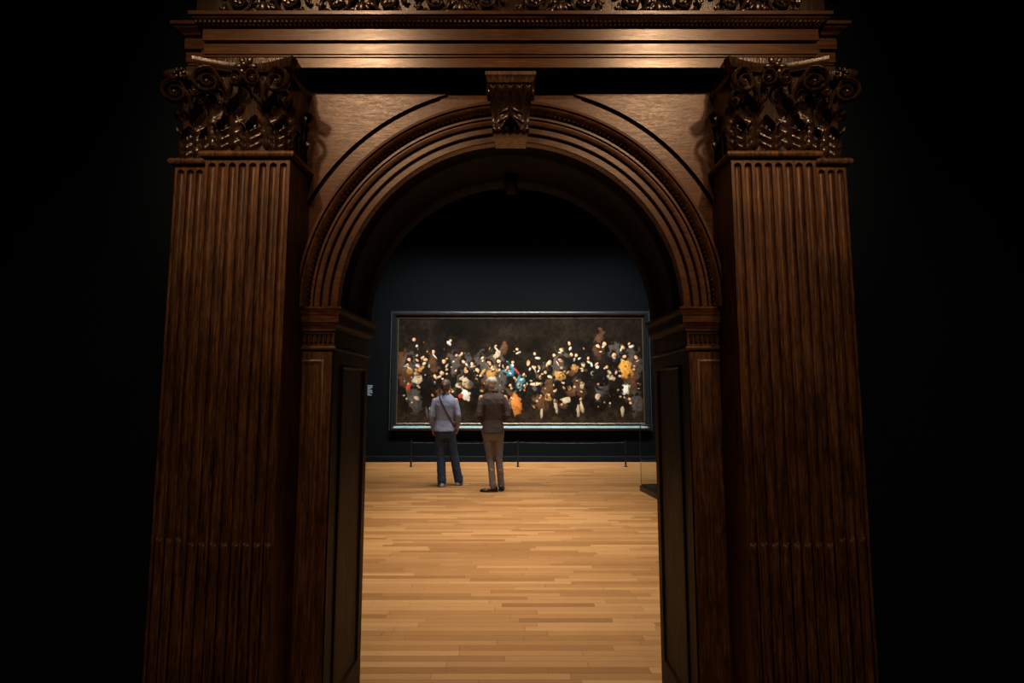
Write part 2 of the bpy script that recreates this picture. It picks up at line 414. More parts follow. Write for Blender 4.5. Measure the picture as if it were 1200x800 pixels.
for s in (-1,1):
    bm=bmesh.new(); r=1.068; x1=.958; z1=2.945
    a0=math.acos(x1/r); a1=math.asin((z1-ZC)/r)
    pts=[(x1,z1)]+[(r*math.cos(a0+(a1-a0)*k/20),ZC+r*math.sin(a0+(a1-a0)*k/20)) for k in range(21)]
    cxy=(sum(p[0] for p in pts)/len(pts),sum(p[1] for p in pts)/len(pts))
    rings=[]
    for (e,y) in ((1,2.317),(1,2.306),(.992,2.302)):
        rings.append([bm.verts.new((cxy[0]+(p[0]-cxy[0])*e,y,cxy[1]+(p[1]-cxy[1])*e)) for p in pts])
    for A,B in zip(rings,rings[1:]):
        for j in range(len(A)): bm.faces.new((A[j],A[(j+1)%len(A)],B[(j+1)%len(A)],B[j]))
    bm.faces.new(rings[-1]); bm.faces.new(rings[0])
    mirror(bm,s); pn=obj('spandrel_panel',bm,M['oak_panel'],spand)
    bm=bmesh.new(); revolve(bm,[(1.054,2.3165),(1.054,2.3135),(1.0675,2.3135),(1.0675,2.3165)],math.acos(.955/1.06),math.asin(1.005/1.06),32)
    mirror(bm,s); obj('curved_groove',bm,M['oak_shade'],spand)  # flat strip; the groove's shade is painted as its dark colour
AR=lambda r:.79+(r-.79)*.82
AY=lambda y:y if y>2.31 else 2.298-(2.298-y)*.54
bm=bmesh.new()
prof=[(.782,2.335),(.782,2.294),(.786,2.288),(.818,2.288),(.820,2.308),(.828,2.308),(.830,2.274),(.834,2.268),(.862,2.268),(.864,2.290),(.872,2.290),(.874,2.252),(.878,2.248),(.900,2.248),(.902,2.268),(.908,2.268),(.910,2.244),(.922,2.244),(.924,2.270),(.934,2.270)]
prof+=[(.940+.028*k/8,2.234-.040*math.sin(PI/2*k/8)) for k in range(9)]
prof+=[(.969,2.218),(.978,2.218),(.980,2.194),(.993,2.192),(.995,2.206),(.995,2.335)]
revolve(bm,[(AR(r),AY(y)) for r,y in prof]); arch=obj('archivolt',bm,M['oak_arch'],portal)
bm=bmesh.new()
for k in range(130):
    a=PI*(k+.5)/130; r=AR(.936)
    blob(bm,(r*math.cos(a),2.266,ZC+r*math.sin(a)),(.0068,.009,.0068),sub=1)
obj('bead_moulding',bm,M['oak_carved'],arch)
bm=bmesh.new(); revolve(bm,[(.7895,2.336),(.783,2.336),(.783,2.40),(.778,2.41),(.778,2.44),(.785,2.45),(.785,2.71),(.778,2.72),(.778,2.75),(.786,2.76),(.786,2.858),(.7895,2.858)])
obj('soffit_lining',bm,M['oak_shade'],arch)
# -- keystone
bm=bmesh.new(); prof=[(2.690,2.235,.072),(2.694,2.205,.074),(2.703,2.190,.076),(2.714,2.184,.078),(2.726,2.189,.079),(2.744,2.199,.081),(2.765,2.20,.084),(2.80,2.19,.088),(2.84,2.165,.092),(2.865,2.14,.095),(2.885,2.13,.097),(2.898,2.14,.097)]
rings=[];N=30
for z,yf,w in prof:
    row=[(-w,2.33)]
    for j in range(N+1):
        u=-1+2*j/N; d=.008*abs(math.sin(u*PI*2.5))**.5
        row.append((u*w,yf+.010-d))
    row.append((w,2.33)); rings.append([bm.verts.new((x,y,z)) for x,y in row])
for A,B in zip(rings,rings[1:]):
    for j in range(len(A)): bm.faces.new((A[j],A[(j+1)%len(A)],B[(j+1)%len(A)],B[j]))
bm.faces.new(rings[0]); bm.faces.new(rings[-1])
key=obj('keystone',bm,M['oak_carved'],portal,ang=60)
bm=bmesh.new(); pr=[(-.02,2.895),(.0,2.895),(.006,2.905),(.010,2.918),(.014,2.922),(.014,2.938),(-.02,2.938)]
sweep(bm,[(-.097,2.33),(-.097,2.13),(.097,2.13),(.097,2.33)],pr); obj('keystone_cap',bm,M['oak_z'],key)
bm=bmesh.new(); leaf(bm,(0,2.185,2.84),(0,-1,0),.14,.14,curl=2.0,lobes=4)
for v in bm.verts: v.co.z=2.84-(v.co.z-2.84)+.02
obj('acanthus_leaf',bm,M['oak_carved'],key)
for s in (-1,1):
    bm=bmesh.new(); tube(bm,spiral((s*.098,2.17,2.86),(0,1,0),.03,.006,1.6,PI/2,1,30),.006,6); obj('side_scroll',bm,M['oak_carved'],key)
    bm=bmesh.new(); tube(bm,spiral((s*.079,2.208,2.715),(0,1,0),.020,.005,1.6,-PI/2,1,30),.005,6); obj('side_scroll',bm,M['oak_carved'],key)
bm=bmesh.new()
rings=[]
for z,y0,y1,w in ((2.650,2.74,2.80,.026),(2.66,2.71,2.83,.030),(2.68,2.67,2.85,.034),(2.706,2.65,2.857,.038)):
    rings.append([bm.verts.new(p) for p in ((-w,y0,z),(-w*.4,y0-.012,z),(w*.4,y0-.012,z),(w,y0,z),(w,y1,z),(-w,y1,z))])
for A,B in zip(rings,rings[1:]):
    for j in range(6): bm.faces.new((A[j],A[(j+1)%6],B[(j+1)%6],B[j]))
bm.faces.new(rings[0]); bm.faces.new(rings[-1])
obj('soffit_boss',bm,M['oak_shade'],portal)
# -- entablature
EP=[(-1.50,2.345),(-1.50,2.26),(-1.38,2.26),(-1.38,2.20),(1.38,2.20),(1.38,2.26),(1.50,2.26),(1.50,2.345)]
def cy(o0,h0,o1,h1,n=6): return [(o0+(o1-o0)*(.5-.5*math.cos(PI*k/n)),h0+(h1-h0)*k/n) for k in range(n+1)]
bm=bmesh.new()
pr=[(-.05,3.01),(0,3.01),(0,3.055),(.006,3.058),(.006,3.066),(.012,3.068),(.012,3.116),(.000,3.118),(.000,3.128),(.018,3.130),(.018,3.182),(.006,3.184),(.006,3.192)]+cy(.026,3.194,.055,3.222)+[(.062,3.222),(.062,3.238),(.01,3.244),(-.05,3.244)]
sweep(bm,EP,pr)
box(bm,-1.44,1.44,2.245,2.345,3.0105,3.243)
arc_=obj('architrave',bm,M['oak_x'],portal)
bm=bmesh.new()
pr=[(2.345,2.962),(2.316,2.962),(2.300,2.968),(2.296,2.980),(2.262,2.984),(2.256,2.996),(2.216,2.999),(2.212,3.0095),(2.345,3.0095)]
A=[bm.verts.new((-.948,y,z)) for y,z in pr]; B=[bm.verts.new((.948,y,z)) for y,z in pr]
for j in range(len(pr)): bm.faces.new((A[j],A[(j+1)%len(pr)],B[(j+1)%len(pr)],B[j]))
bm.faces.new(A); bm.faces.new(B); obj('bed_moulding',bm,M['oak_shade'],arc_)  # shade beneath the lintel is painted in by its dark oak
bm=bmesh.new()
x=-1.42
while x<1.42:
    blob(bm,(x,2.166,3.205),(.009,.010,.009),sub=1); x+=.0205
obj('bead_moulding',bm,M['oak_carved'],arc_)
bm=bmesh.new(); box(bm,-1.37,1.37,2.215,2.345,3.2445,3.46); box(bm,-1.49,1.49,2.270,2.344,3.2446,3.4595)
fz=obj('frieze',bm,M['oak_carved'],portal)
rnd=random.Random(3)
for i in range(12):
    x=-1.36+.112+i*.2265
    bm=bmesh.new(); sg=1 if i%2==0 else -1; zc=3.335
    pts=spiral((x,2.198,zc),(sg,0,0),.070,.012,1.9,-PI*.75,1,50)
    tube(bm,[Vector((x-sg*.12,2.20,zc-.065)),Vector((x-sg*.085,2.198,zc-.07))]+pts,[.006,.009]+[.010*(1-.4*k/50) for k in range(51)],8,(0,1,0),1.3)
    for k in range(5): 
        a=k*2*PI/5+i; blob(bm,(x+.018*math.cos(a),2.192,zc+.018*math.sin(a)),(.012,.01,.012),sub=1)
    for k in range(9):
        a=k*2*PI/9+rnd.uniform(-.2,.2); rr=.078+rnd.uniform(-.006,.008)
        c=Vector((x+rr*math.cos(a),2.200,zc+rr*math.sin(a)*.95))
        blob(bm,c,(.026,.010,.011),Matrix.Rotation(-(a+.9*sg),3,'Y'),sub=2)
        blob(bm,c+Vector((.012*math.cos(a),-.006,.010*math.sin(a))),(.014,.008,.009),Matrix.Rotation(-(a-.4*sg),3,'Y'),sub=1)
    if i%2==0:
        xx=x+.113; w0=zc-.04
        blob(bm,(xx,2.192,w0),(.022,.016,.034)); blob(bm,(xx,2.188,w0+.043),(.014,.014,.016))
        blob(bm,(xx-.022,2.195,w0+.007),(.012,.009,.026),Matrix.Rotation(.6,3,'Y')); blob(bm,(xx+.022,2.195,w0+.007),(.012,.009,.026),Matrix.Rotation(-.6,3,'Y'))
        blob(bm,(xx-.014,2.194,w0-.037),(.013,.010,.024),Matrix.Rotation(.5,3,'Y')); blob(bm,(xx+.014,2.194,w0-.037),(.013,.010,.024),Matrix.Rotation(-.5,3,'Y'))
    obj('foliage_scroll',bm,M['oak_carved'],fz)
bm=bmesh.new()
pr=[(-.05,3.46),(.015,3.46),(.015,3.475),(.04,3.49),(.045,3.51),(.12,3.515),(.12,3.55)]+cy(.122,3.552,.165,3.60)+[(.17,3.60),(.17,3.615),(-.05,3.615)]
sweep(bm,EP,pr); box(bm,-1.44,1.44,2.245,2.345,3.4602,3.61); obj('cornice',bm,M['oak_x'],portal)

# ---------------------------------------------------------------- painting (generic stand-in: a dark field of warm and pale dabs)
PW,PH=5.40,2.31
pcx=.190
px0,px1=pcx-PW/2,pcx+PW/2; pz0=.825; pz1=pz0+PH
paint=thing('framed_painting','wide dark oil painting with scattered bright dabs in an ebonised frame','painting',(pcx,YB-.06,pz0))
nx,ny=620,264
U,Vv=np.meshgrid(np.linspace(0,PW,nx),np.linspace(0,PH,ny))
img=np.zeros((ny,nx,3))
rg=np.random.default_rng(5)
def smooth_noise(k):
    a=rg.random((int(ny/k)+3,int(nx/k)+3)); yi=np.linspace(0,a.shape[0]-2.01,ny); xi=np.linspace(0,a.shape[1]-2.01,nx)
    y0=yi.astype(int);x0=xi.astype(int);fy=(yi-y0)[:,None];fx=(xi-x0)[None,:]
    fy=fy*fy*(3-2*fy); fx=fx*fx*(3-2*fx)
    return (a[y0][:,x0]*(1-fy)*(1-fx)+a[y0][:,x0+1]*(1-fy)*fx+a[y0+1][:,x0]*fy*(1-fx)+a[y0+1][:,x0+1]*fy*fx)
n1,n2,n3,n4=smooth_noise(40),smooth_noise(12),smooth_noise(5),smooth_noise(9)
img[:]=np.array([.011,.0078,.0050]); img*=(.25+1.0*n1[...,None]*(.6+.8*n2[...,None]))
fl=np.clip(1-Vv/.40,0,1)[...,None]; img=img*(1-fl*.6)+fl*.6*np.array([.034,.021,.012])*(.5+n2[...,None])
def ell(cx,cy_,rx,ry,col,rot=0,soft=.30,shade=.5,a=1):
    global img
    R_=max(rx,ry)*1.35
    i0,i1=max(0,int((cx-R_)/PW*nx)),min(nx,int((cx+R_)/PW*nx)+2); j0,j1=max(0,int((cy_-R_)/PH*ny)),min(ny,int((cy_+R_)/PH*ny)+2)
    if i0>=i1 or j0>=j1: return
    sl=(slice(j0,j1),slice(i0,i1))
    dx,dy=U[sl]-cx,Vv[sl]-cy_; c,s_=math.cos(rot),math.sin(rot)
    p=(dx*c+dy*s_)/rx; q=(-dx*s_+dy*c)/ry; d=np.sqrt(p*p+q*q)+(n3[sl]-.5)*.6+(n4[sl]-.5)*.6
    m=np.clip((1-d)/soft,0,1)*a
    sh=np.clip(1+shade*(-p*.6+q*.6),.15,1.8)
    img[sl]=img[sl]*(1-m[...,None])+m[...,None]*np.array(col)*sh[...,None]
skin=(.56,.33,.19); white=(.62,.58,.48); black=(.006,.005,.0045); ochre=(.36,.19,.05); teal=(.035,.14,.20); red=(.36,.05,.03); grey=(.06,.052,.044); brown=(.075,.036,.018); cream=(.44,.35,.23)
rr=random.Random(44)
def cl(v,lo,hi): return max(lo,min(hi,v))
for k in range(70):
    ell(rr.uniform(.1,PW-.1),rr.gauss(1.0,.30),rr.uniform(.10,.24),rr.uniform(.15,.38),rr.choice([black,black,black,brown,grey]),rot=rr.uniform(-.5,.5),a=.9)
for k in range(44):
    x=rr.uniform(.12,PW-.12); z=cl(rr.gauss(1.0,.28),.3,1.5); ell(x,z,rr.uniform(.03,.09),rr.uniform(.05,.15),rr.choice([ochre,brown,brown,cream,grey,red if rr.random()<.4 else brown]),rot=rr.uniform(-1.2,1.2),a=.9)
for (x,z,c,w_,h_) in ((2.46,1.16,teal,.16,.18),(2.70,.90,teal,.09,.22),(5.02,1.20,(.55,.26,.045),.15,.22),(5.00,.72,white,.09,.16),(1.5,.64,white,.12,.12),(1.40,.60,red,.05,.06),(.45,.95,cream,.12,.10),(3.56,1.06,ochre,.13,.13),(2.05,1.10,ochre,.11,.11),(3.70,.50,cream,.12,.07),(3.05,.86,cream,.18,.035),(4.45,1.0,black,.22,.28)):
    ell(x,z,w_,h_,c,rot=rr.uniform(-.4,.4))
ell(2.60,.42,.17,.22,(.40,.14,.03),rot=.2)
for k in range(52):
    x=.12+(PW-.24)*(k+rr.uniform(.0,1))/52; z=cl(rr.gauss(1.36,.20),.9,1.85)
    ell(x+rr.uniform(-.02,.02),z+.02,.08,.10,(.009,.006,.0045)); ell(x+rr.uniform(-.08,.08),z-rr.uniform(.04,.13),rr.uniform(.03,.085),rr.uniform(.014,.034),white if rr.random()<.7 else cream,rot=rr.uniform(-1.3,1.3),a=.85)
    ell(x,z,rr.uniform(.026,.048),rr.uniform(.034,.060),skin,shade=.9,rot=rr.uniform(-1,1))
for k in range(44): ell(rr.uniform(.15,PW-.15),rr.uniform(.4,1.25),.030,.026,rr.choice([skin,skin,cream]),rot=rr.uniform(-1,1))
for k in range(16):
    x=rr.uniform(.2,PW-.2); ell(x,rr.uniform(.22,.42),.035,.14,rr.choice([cream,brown,black,grey,black]),rot=rr.uniform(-.5,.5),a=.8)
for k in range(320):
    ell(rr.uniform(.1,PW-.1),rr.gauss(1.05,.3),rr.uniform(.01,.05),rr.uniform(.01,.03),rr.choice([ochre,cream,black,brown,black,black,black,brown]),rot=rr.uniform(0,3),a=.85)
img*=(.6+.7*n3[...,None]); img=np.clip(img,0,1)
me=bpy.data.meshes.new('canvas')
X=np.linspace(-PW/2,PW/2,nx);Z=np.linspace(0,PH,ny)
co=np.zeros((ny,nx,3));co[...,0]=X[None,:];co[...,2]=Z[:,None]
idx=np.arange(nx*ny).reshape(ny,nx)
fc=np.stack([idx[:-1,:-1],idx[:-1,1:],idx[1:,1:],idx[1:,:-1]],-1).reshape(-1,4)
me.from_pydata(co.reshape(-1,3).tolist(),[],fc.tolist())
ca=me.color_attributes.new('paint','FLOAT_COLOR','POINT')
ca.data.foreach_set('color',np.concatenate([img,np.ones((ny,nx,1))],-1).astype(np.float32).ravel())
m,n,b=nt('oil_paint'); at=n.nodes.new('ShaderNodeAttribute'); at.attribute_name='paint'; n.links.new(at.outputs['Color'],b.inputs['Base Color']); b.inputs['Roughness'].default_value=.6
b.inputs['Specular IOR Level'].default_value=.04
me.materials.append(m)
cv=bpy.data.objects.new('canvas',me); C.objects.link(cv); cv.parent=paint; ORG[cv.name]=Vector((pcx,YB-.06,pz0))
def fmp(a,z,h): return (a,YB-h,z)
x0,x1=px0,px1
loop=[(x0,pz0),(x1,pz0),(x1,pz1),(x0,pz1)]
bm=bmesh.new(); pr=[(.0,.03),(0,.075),(.012,.078),(.045,.082),(.055,.11),(.085,.140),(.10,.140),(.105,.125),(.13,.105),(.14,.10),(.14,.02),(.12,.015)]
sweep(bm,loop,[(o,h) for o,h in pr],True,fmp); obj('frame',bm,M['frame'],paint)
bm=bmesh.new(); sweep(bm,loop,[(-.014,.062),(-.012,.070),(-.002,.076),(.004,.074),(.004,.055),(-.012,.055)],True,fmp); obj('gilt_slip',bm,M['gold'],paint)
silver=plain('frame_edge_paint',(.045,.065,.07),.4,var=.2)
bm=bmesh.new(); sweep(bm,loop,[(.137,.10),(.137,.108),(.144,.108),(.144,.02),(.141,.02),(.141,.10)],True,fmp); obj('frame_edge',bm,silver,paint)
bm=bmesh.new()
pr=[(pz0-.046,.082),(pz0-.052,.112),(pz0-.088,.145),(pz0-.088,.139),(pz0-.057,.108),(pz0-.050,.082)]
A=[bm.verts.new((x0-.04,YB-h,z)) for z,h in pr]; B=[bm.verts.new((x1+.04,YB-h,z)) for z,h in pr]
for j in range(len(pr)): bm.faces.new((A[j],A[(j+1)%len(pr)],B[(j+1)%len(pr)],B[j]))
bm.faces.new(A); bm.faces.new(B)
obj('frame_sill_sheen',bm,plain('frame_sill_lit',(.13,.22,.24),.35,var=.2),paint)  # added strip; its pale teal paints light caught by the lower frame member
# ---------------------------------------------------------------- small wall text
t=thing('wall_text_label','small pale text label on navy wall left of the painting','sign',(-3.11,YB-.006,1.42))
bm=bmesh.new(); box(bm,-3.19,-3.03,YB-.006,YB-.001,1.40,1.68); bevel(bm,.001,1); obj('panel',bm,M['wall_navy'],t)
for k in range(9):
    bm=bmesh.new(); L=.13 if k%4!=3 else .07; box(bm,-3.18,-3.18+L-.01*(k%3),YB-.0085,YB-.0055,1.645-k*.026,1.657-k*.026); obj('text_line',bm,M['paper'],t)
# ---------------------------------------------------------------- barrier in front of the painting
zt=.50; bx=[-4.27,-2.05,.125,2.32,4.5]; by=10.60
for i,x in enumerate(bx[1:4]):
    t=thing('barrier_post',['slim black barrier post below left end of the painting','slim black barrier post below middle of the painting','slim black barrier post below right end of the painting'][i],'barrier post',(x,by,0),0,'low barrier posts in front of the painting')
    bm=bmesh.new(); q=bmesh.ops.create_cone(bm,cap_ends=True,segments=32,radius1=.035,radius2=.032,depth=.012); bmesh.ops.translate(bm,verts=bm.verts,vec=(x,by,.006)); obj('base',bm,M['black'],t)
    bm=bmesh.new(); bmesh.ops.create_cone(bm,cap_ends=True,segments=20,radius1=.018,radius2=.016,depth=zt-.012); bmesh.ops.translate(bm,verts=bm.verts,vec=(x,by,.012+(zt-.012)/2)); obj('pole',bm,M['black'],t)
    bm=bmesh.new(); bmesh.ops.create_cone(bm,cap_ends=True,segments=20,radius1=.020,radius2=.018,depth=.03); bmesh.ops.translate(bm,verts=bm.verts,vec=(x,by,zt+.012)); bevel(bm,.003); obj('cap',bm,M['black'],t)
pts=[]
for a,b_ in zip(bx[1:3],bx[2:4]):
    for k in range(13): 
        f=k/12; pts.append((a+(b_-a)*f,by,zt-.012-.02*math.sin(PI*f)))
bm=bmesh.new(); tube(bm,pts,.0035,6); o=obj('rope',bm,M['black']); o['label']='thin dark rope strung between the low posts under the painting'; o['category']='rope'
# ---------------------------------------------------------------- display case
t=thing('display_case','low glass display case on dark plinth behind right pier of the archway','display case',(2.62,7.5,0),math.radians(7),world=False)
def bxo(name,a,mat,par,bv=.004):
    bm=bmesh.new(); box(bm,*a); 
    if bv: bevel(bm,bv)
    return obj(name,bm,mat,par)
bxo('plinth',(-.55,.55,-.70,.70,0,.08),M['black'],t)
bxo('deck',(-.53,.53,-.68,.68,.08,.10),M['black'],t)
for a in ((-.53,-.52,-.68,.68,.101,1.0),(.52,.53,-.68,.68,.101,1.0),(-.519,.519,-.68,-.67,.101,1.0),(-.519,.519,.67,.68,.101,1.0),(-.53,.53,-.68,.68,1.001,1.012)):
    gl=bmesh.new(); box(gl,*a); obj('glass_pane',gl,M['glass'],t,smooth=False)
for x in (-.532,.532):
    for y in (-.682,.682):
        em=bmesh.new(); box(em,x-.003,x+.003,y-.003,y+.003,.10,1.0); obj('corner_trim',em,M['edge'],t,smooth=False)

# ---------------------------------------------------------------- people
def remesh(bm,vox,it=4):
    bmesh.ops.recalc_face_normals(bm,faces=bm.faces)
    me=bpy.data.meshes.new('tmp'); bm.to_mesh(me); bm.free()
    o=bpy.data.objects.new('tmp',me); C.objects.link(o)
    r=o.modifiers.new('r','REMESH'); r.mode='VOXEL'; r.voxel_size=vox
    s_=o.modifiers.new('s','SMOOTH'); s_.iterations=it; s_.factor=.5
    bpy.context.view_layer.update()
    dg=bpy.context.evaluated_depsgraph_get()
    out=bpy.data.meshes.new_from_object(o.evaluated_get(dg))
    bpy.data.objects.remove(o); bpy.data.meshes.remove(me)
    return out
def mobj(name,me,mat,parent):
    me.materials.clear(); me.materials.append(mat); me.shade_smooth(); me.name=name
    o=bpy.data.objects.new(name,me); C.objects.link(o); o.parent=parent; ORG[o.name]=Vector((0,0,0)); return o
def wrinkle(me,amp,f,stretch=(1,1,1),shear=0):
    nr=[v.normal.copy() for v in me.vertices]
    for v,nn in zip(me.vertices,nr):
        p=Vector((v.co.x*f*stretch[0]+v.co.z*shear,v.co.y*f*stretch[1],(v.co.z+v.co.x*.5)*f*stretch[2]))
        d=noise.noise(p)+.5*noise.noise(p*2.1)
        v.co+=nn*amp*d
def limb(bm,P,Rr,flat=1):
    P=[Vector(p) for p in P]
    for p,r in zip(P,Rr): blob(bm,p,(r,r*flat,r))
    for a,b_,r0,r1 in zip(P,P[1:],Rr,Rr[1:]):
        d=b_-a; q=bmesh.ops.create_cone(bm,cap_ends=True,segments=18,radius1=r0,radius2=r1,depth=d.length)
        rot=d.to_track_quat('Z','Y').to_matrix()
        for v in q['verts']: v.co=rot@v.co+(a+b_)/2
def loft(bm,rings,seg=28):
    R=[]
    for (cx,cy_,z,rx,ry) in rings:
        R.append([bm.verts.new((cx+rx*math.copysign(abs(math.cos(a))**.85,math.cos(a)),cy_+ry*math.copysign(abs(math.sin(a))**.9,math.sin(a)),z)) for a in [2*PI*k/seg for k in range(seg)]])
    for A,B in zip(R,R[1:]):
        for k in range(seg): bm.faces.new((A[k],A[(k+1)%seg],B[(k+1)%seg],B[k]))
    bm.faces.new(R[0]); bm.faces.new(R[-1])
def hand(bm,w,d,side,nrm):
    w=Vector(w); d=Vector(d).normalized(); side=Vector(side); side=(side-d*side.dot(d)).normalized()
    nrm=d.cross(side) if Vector(nrm).dot(d.cross(side))>0 else -d.cross(side)
    rot=Matrix((side,nrm,d)).transposed()
    blob(bm,w+d*.045,(.038,.016,.050),rot); blob(bm,w+d*.065,(.040,.014,.030),rot)
    limb(bm,[w-d*.03,w+d*.02],[.026,.024])
    for k,(o,L) in enumerate(((.028,.070),(.0095,.080),(-.0095,.074),(-.028,.058))):
        b0=w+side*o+d*.082
        p=[b0,b0+(d*.92+nrm*.25).normalized()*L*.45,b0+(d*.92+nrm*.25).normalized()*L*.45+(d*.7+nrm*.6).normalized()*L*.32]
        p.append(p[-1]+(d*.4+nrm*.9).normalized()*L*.25)
        limb(bm,p,[.0095,.009,.0082,.0072])
    b0=w+side*.030+d*.022
    limb(bm,[b0,b0+(side*.7+d*.7+nrm*.2)*.032,b0+(side*.7+d*.7+nrm*.2)*.032+(side*.25+d*.9+nrm*.35)*.030],[.013,.011,.009])
def person(name,label,loc,yaw,H,P,mats):
    k=H/1.75
    root=thing(name,label,'person',loc,yaw,world=False)
    g=lambda v:Vector(v)*k
    lean=P.get('lean',Vector((0,0,0)))
    sh,el,wr=P['sh'],P['el'],P['wr']; hip,kn,an=P['hip'],P['kn'],P['an']
    hc=Vector(P['head']); hr=Matrix.Rotation(P['hyaw'],3,'Z')@Matrix.Rotation(P.get('hpitch',0),3,'X')
    hp=lambda v:g(hc)+hr@(Vector(v)*k)
    W=P.get('w',1)
    T=[(0,0,.86,.165,.12),(0,0,.95,.172*P.get('hipw',1),.125),(0,0,1.08,.148,.105),(0,-.005,1.22,.160,.112),(0,-.01,1.33,.175,.115),(0,-.015,1.41,.165,.098),(0,-.015,1.455,.115,.078),(0,-.01,1.495,.062,.06)]
    def tors(e,zlo=0):
        out=[]
        for (cx,cy_,z,rx,ry) in T:
            f=(z-.9)/.6
            out.append(((cx+lean[0]*f)*k,(cy_+lean[1]*f)*k,z*k,(rx*W+e)*k,(ry+e)*k))
        return [r for r in out if r[2]>=zlo*k]
    bm=bmesh.new(); loft(bm,tors(-.018))
    nb=Vector((lean[0],lean[1]-.012,1.46))
    limb(bm,[g(nb),g(hc+Vector((0,-.018,-.055)))],[.056*k,.050*k])
    for i in (0,1):
        limb(bm,[g(sh[i]),g(el[i]),g(wr[i])],[.044*k,.036*k,.025*k])
        limb(bm,[g(hip[i]),g((Vector(hip[i])+Vector(kn[i]))/2+Vector((0,.01,0))),g(kn[i]),g((Vector(kn[i])*.6+Vector(an[i])*.4)+Vector((0,-.015,0))),g(an[i])],[.078*k,.066*k,.048*k,.046*k,.033*k])
        limb(bm,[g(an[i])+Vector((0,-.01,-.02)),g(an[i])+Vector(P['toe'][i])*.10*k+Vector((0,0,-.045))],[.032*k,.026*k])
        hd=Vector(P['hd'][i]); hand(bm,g(wr[i]),hd,P['thumb'][i],P['palm'][i])
    blob(bm,hp((0,-.008,.028)),(.073*k,.092*k,.090*k),hr,3); blob(bm,hp((0,.022,-.03)),(.055*k,.062*k,.070*k),hr,3)
    blob(bm,hp((0,.058,-.075)),(.028*k,.024*k,.020*k),hr)
    limb(bm,[hp((0,.080,.012)),hp((0,.103,-.020))],[.009*k,.013*k])
    blob(bm,hp((0,.085,-.050)),(.024*k,.009*k,.009*k),hr)
    blob(bm,hp((0,.076,.026)),(.050*k,.014*k,.010*k),hr)
    for s_ in (-1,1):
        blob(bm,hp((s_*.075,-.006,-.012)),(.010*k,.020*k,.032*k),hr); blob(bm,hp((s_*.042,.058,-.022)),(.02*k,.02*k,.02*k),hr)
    me=remesh(bm,.0062,3); body=mobj('body',me,M['skin'],root)
    for s_ in (-1,1):
        bm=bmesh.new(); blob(bm,hp((s_*.029,.081,.008)),(.0115*k,.009*k,.008*k),hr)
        obj('eye',bm,M['eye'],body)
        bm=bmesh.new(); blob(bm,hp((s_*.029,.0885,.008)),(.005*k,.003*k,.005*k),hr)
        obj('iris',bm,M['ink'],body)
    bm=bmesh.new()
    if P['hair']=='bun':
        blob(bm,hp((0,-.020,.036)),(.083*k,.094*k,.094*k),hr,3); blob(bm,hp((0,-.045,-.015)),(.068*k,.062*k,.07*k),hr,3)
        blob(bm,hp((0,-.122,.020)),(.038*k,.034*k,.040*k),hr,2); limb(bm,[hp((0,-.09,.03)),hp((0,-.125,-.02)),hp((0,-.105,-.095))],[.03*k,.026*k,.012*k])
    else:
        blob(bm,hp((0,-.020,.034)),(.077*k,.088*k,.086*k),hr,3); blob(bm,hp((0,-.042,-.018)),(.066*k,.054*k,.056*k),hr,3)
    me=remesh(bm,.005,2)
    for v in me.vertices:
        q=hr.inverted()@(v.co-g(hc))/k
        if q.y>.055 and q.z<.10: v.co-=hr@Vector((0,(q.y-.055)*.95*k,0))
        if q.z<.0 and q.y>-.01: v.co-=hr@Vector((math.copysign(.02*k,q.x),.02*k,0))
        if P['hair']!='bun':
            t_=max(0,1-math.hypot(q.x,q.y+.03)/.06)
            if q.z>.06: v.co-=hr@Vector((0,0,min(.014,.04*t_)*k))
        v.co+=v.normal*.0045*noise.noise(Vector((q.x*130,q.y*35,q.z*25)))
    mobj('hair',me,mats['hair'],root)
    bm=bmesh.new(); hz=P['hem']
    loft(bm,[(0,0,.80*k,.150*W*k,.115*k),(0,-.004,.90*k,.166*W*k,.126*k),(0,0,1.0*k,.156*W*k,.114*k),(0,0,1.03*k,.148*W*k,.106*k)])
    for i in (0,1):
        h,q,a=Vector(hip[i]),Vector(kn[i]),Vector(an[i])
        rr_=P['leg']
        cc=[h+Vector((0,-.01,0)),h*.5+q*.5+Vector((0,.005,0)),q,q*.5+a*.5+Vector((0,-.008,0)),Vector((a.x,a.y,hz+.03))]
        limb(bm,[g(c) for c in cc],[r*k for r in rr_])
        q_=bmesh.ops.create_cone(bm,cap_ends=True,segments=20,radius1=rr_[4]*1.0*k,radius2=rr_[4]*.97*k,depth=.10*k)
        for v in q_['verts']: v.co+=Vector((a.x*k,(a.y)*k,(hz+.05)*k))
    me=remesh(bm,.009,4)
    for v in me.vertices:
        if v.co.z<hz*k: v.co.z=hz*k
    wrinkle(me,.0045,9,(1,1,1.3)); wrinkle(me,.0022,20,(1,1,1.6),6); mobj('trousers',me,mats['trousers'],root)
    bm=bmesh.new(); top=tors(.010,P['tophem']+.001)
    f=(P['tophem']-.9)/.6
    top=[((lean[0]*f)*k,(lean[1]*f)*k,P['tophem']*k,(.190*W)*k,.142*k),(lean[0]*f*k,lean[1]*f*k,(P['tophem']+.035)*k,(.187*W)*k,.139*k)]+[t_ for t_ in top if t_[2]>(P['tophem']+.05)*k]
    loft(bm,top)
    limb(bm,[g(nb)+Vector((0,0,-.02)),g(nb)+Vector((0,.0,.035))],[.066*k,.060*k])
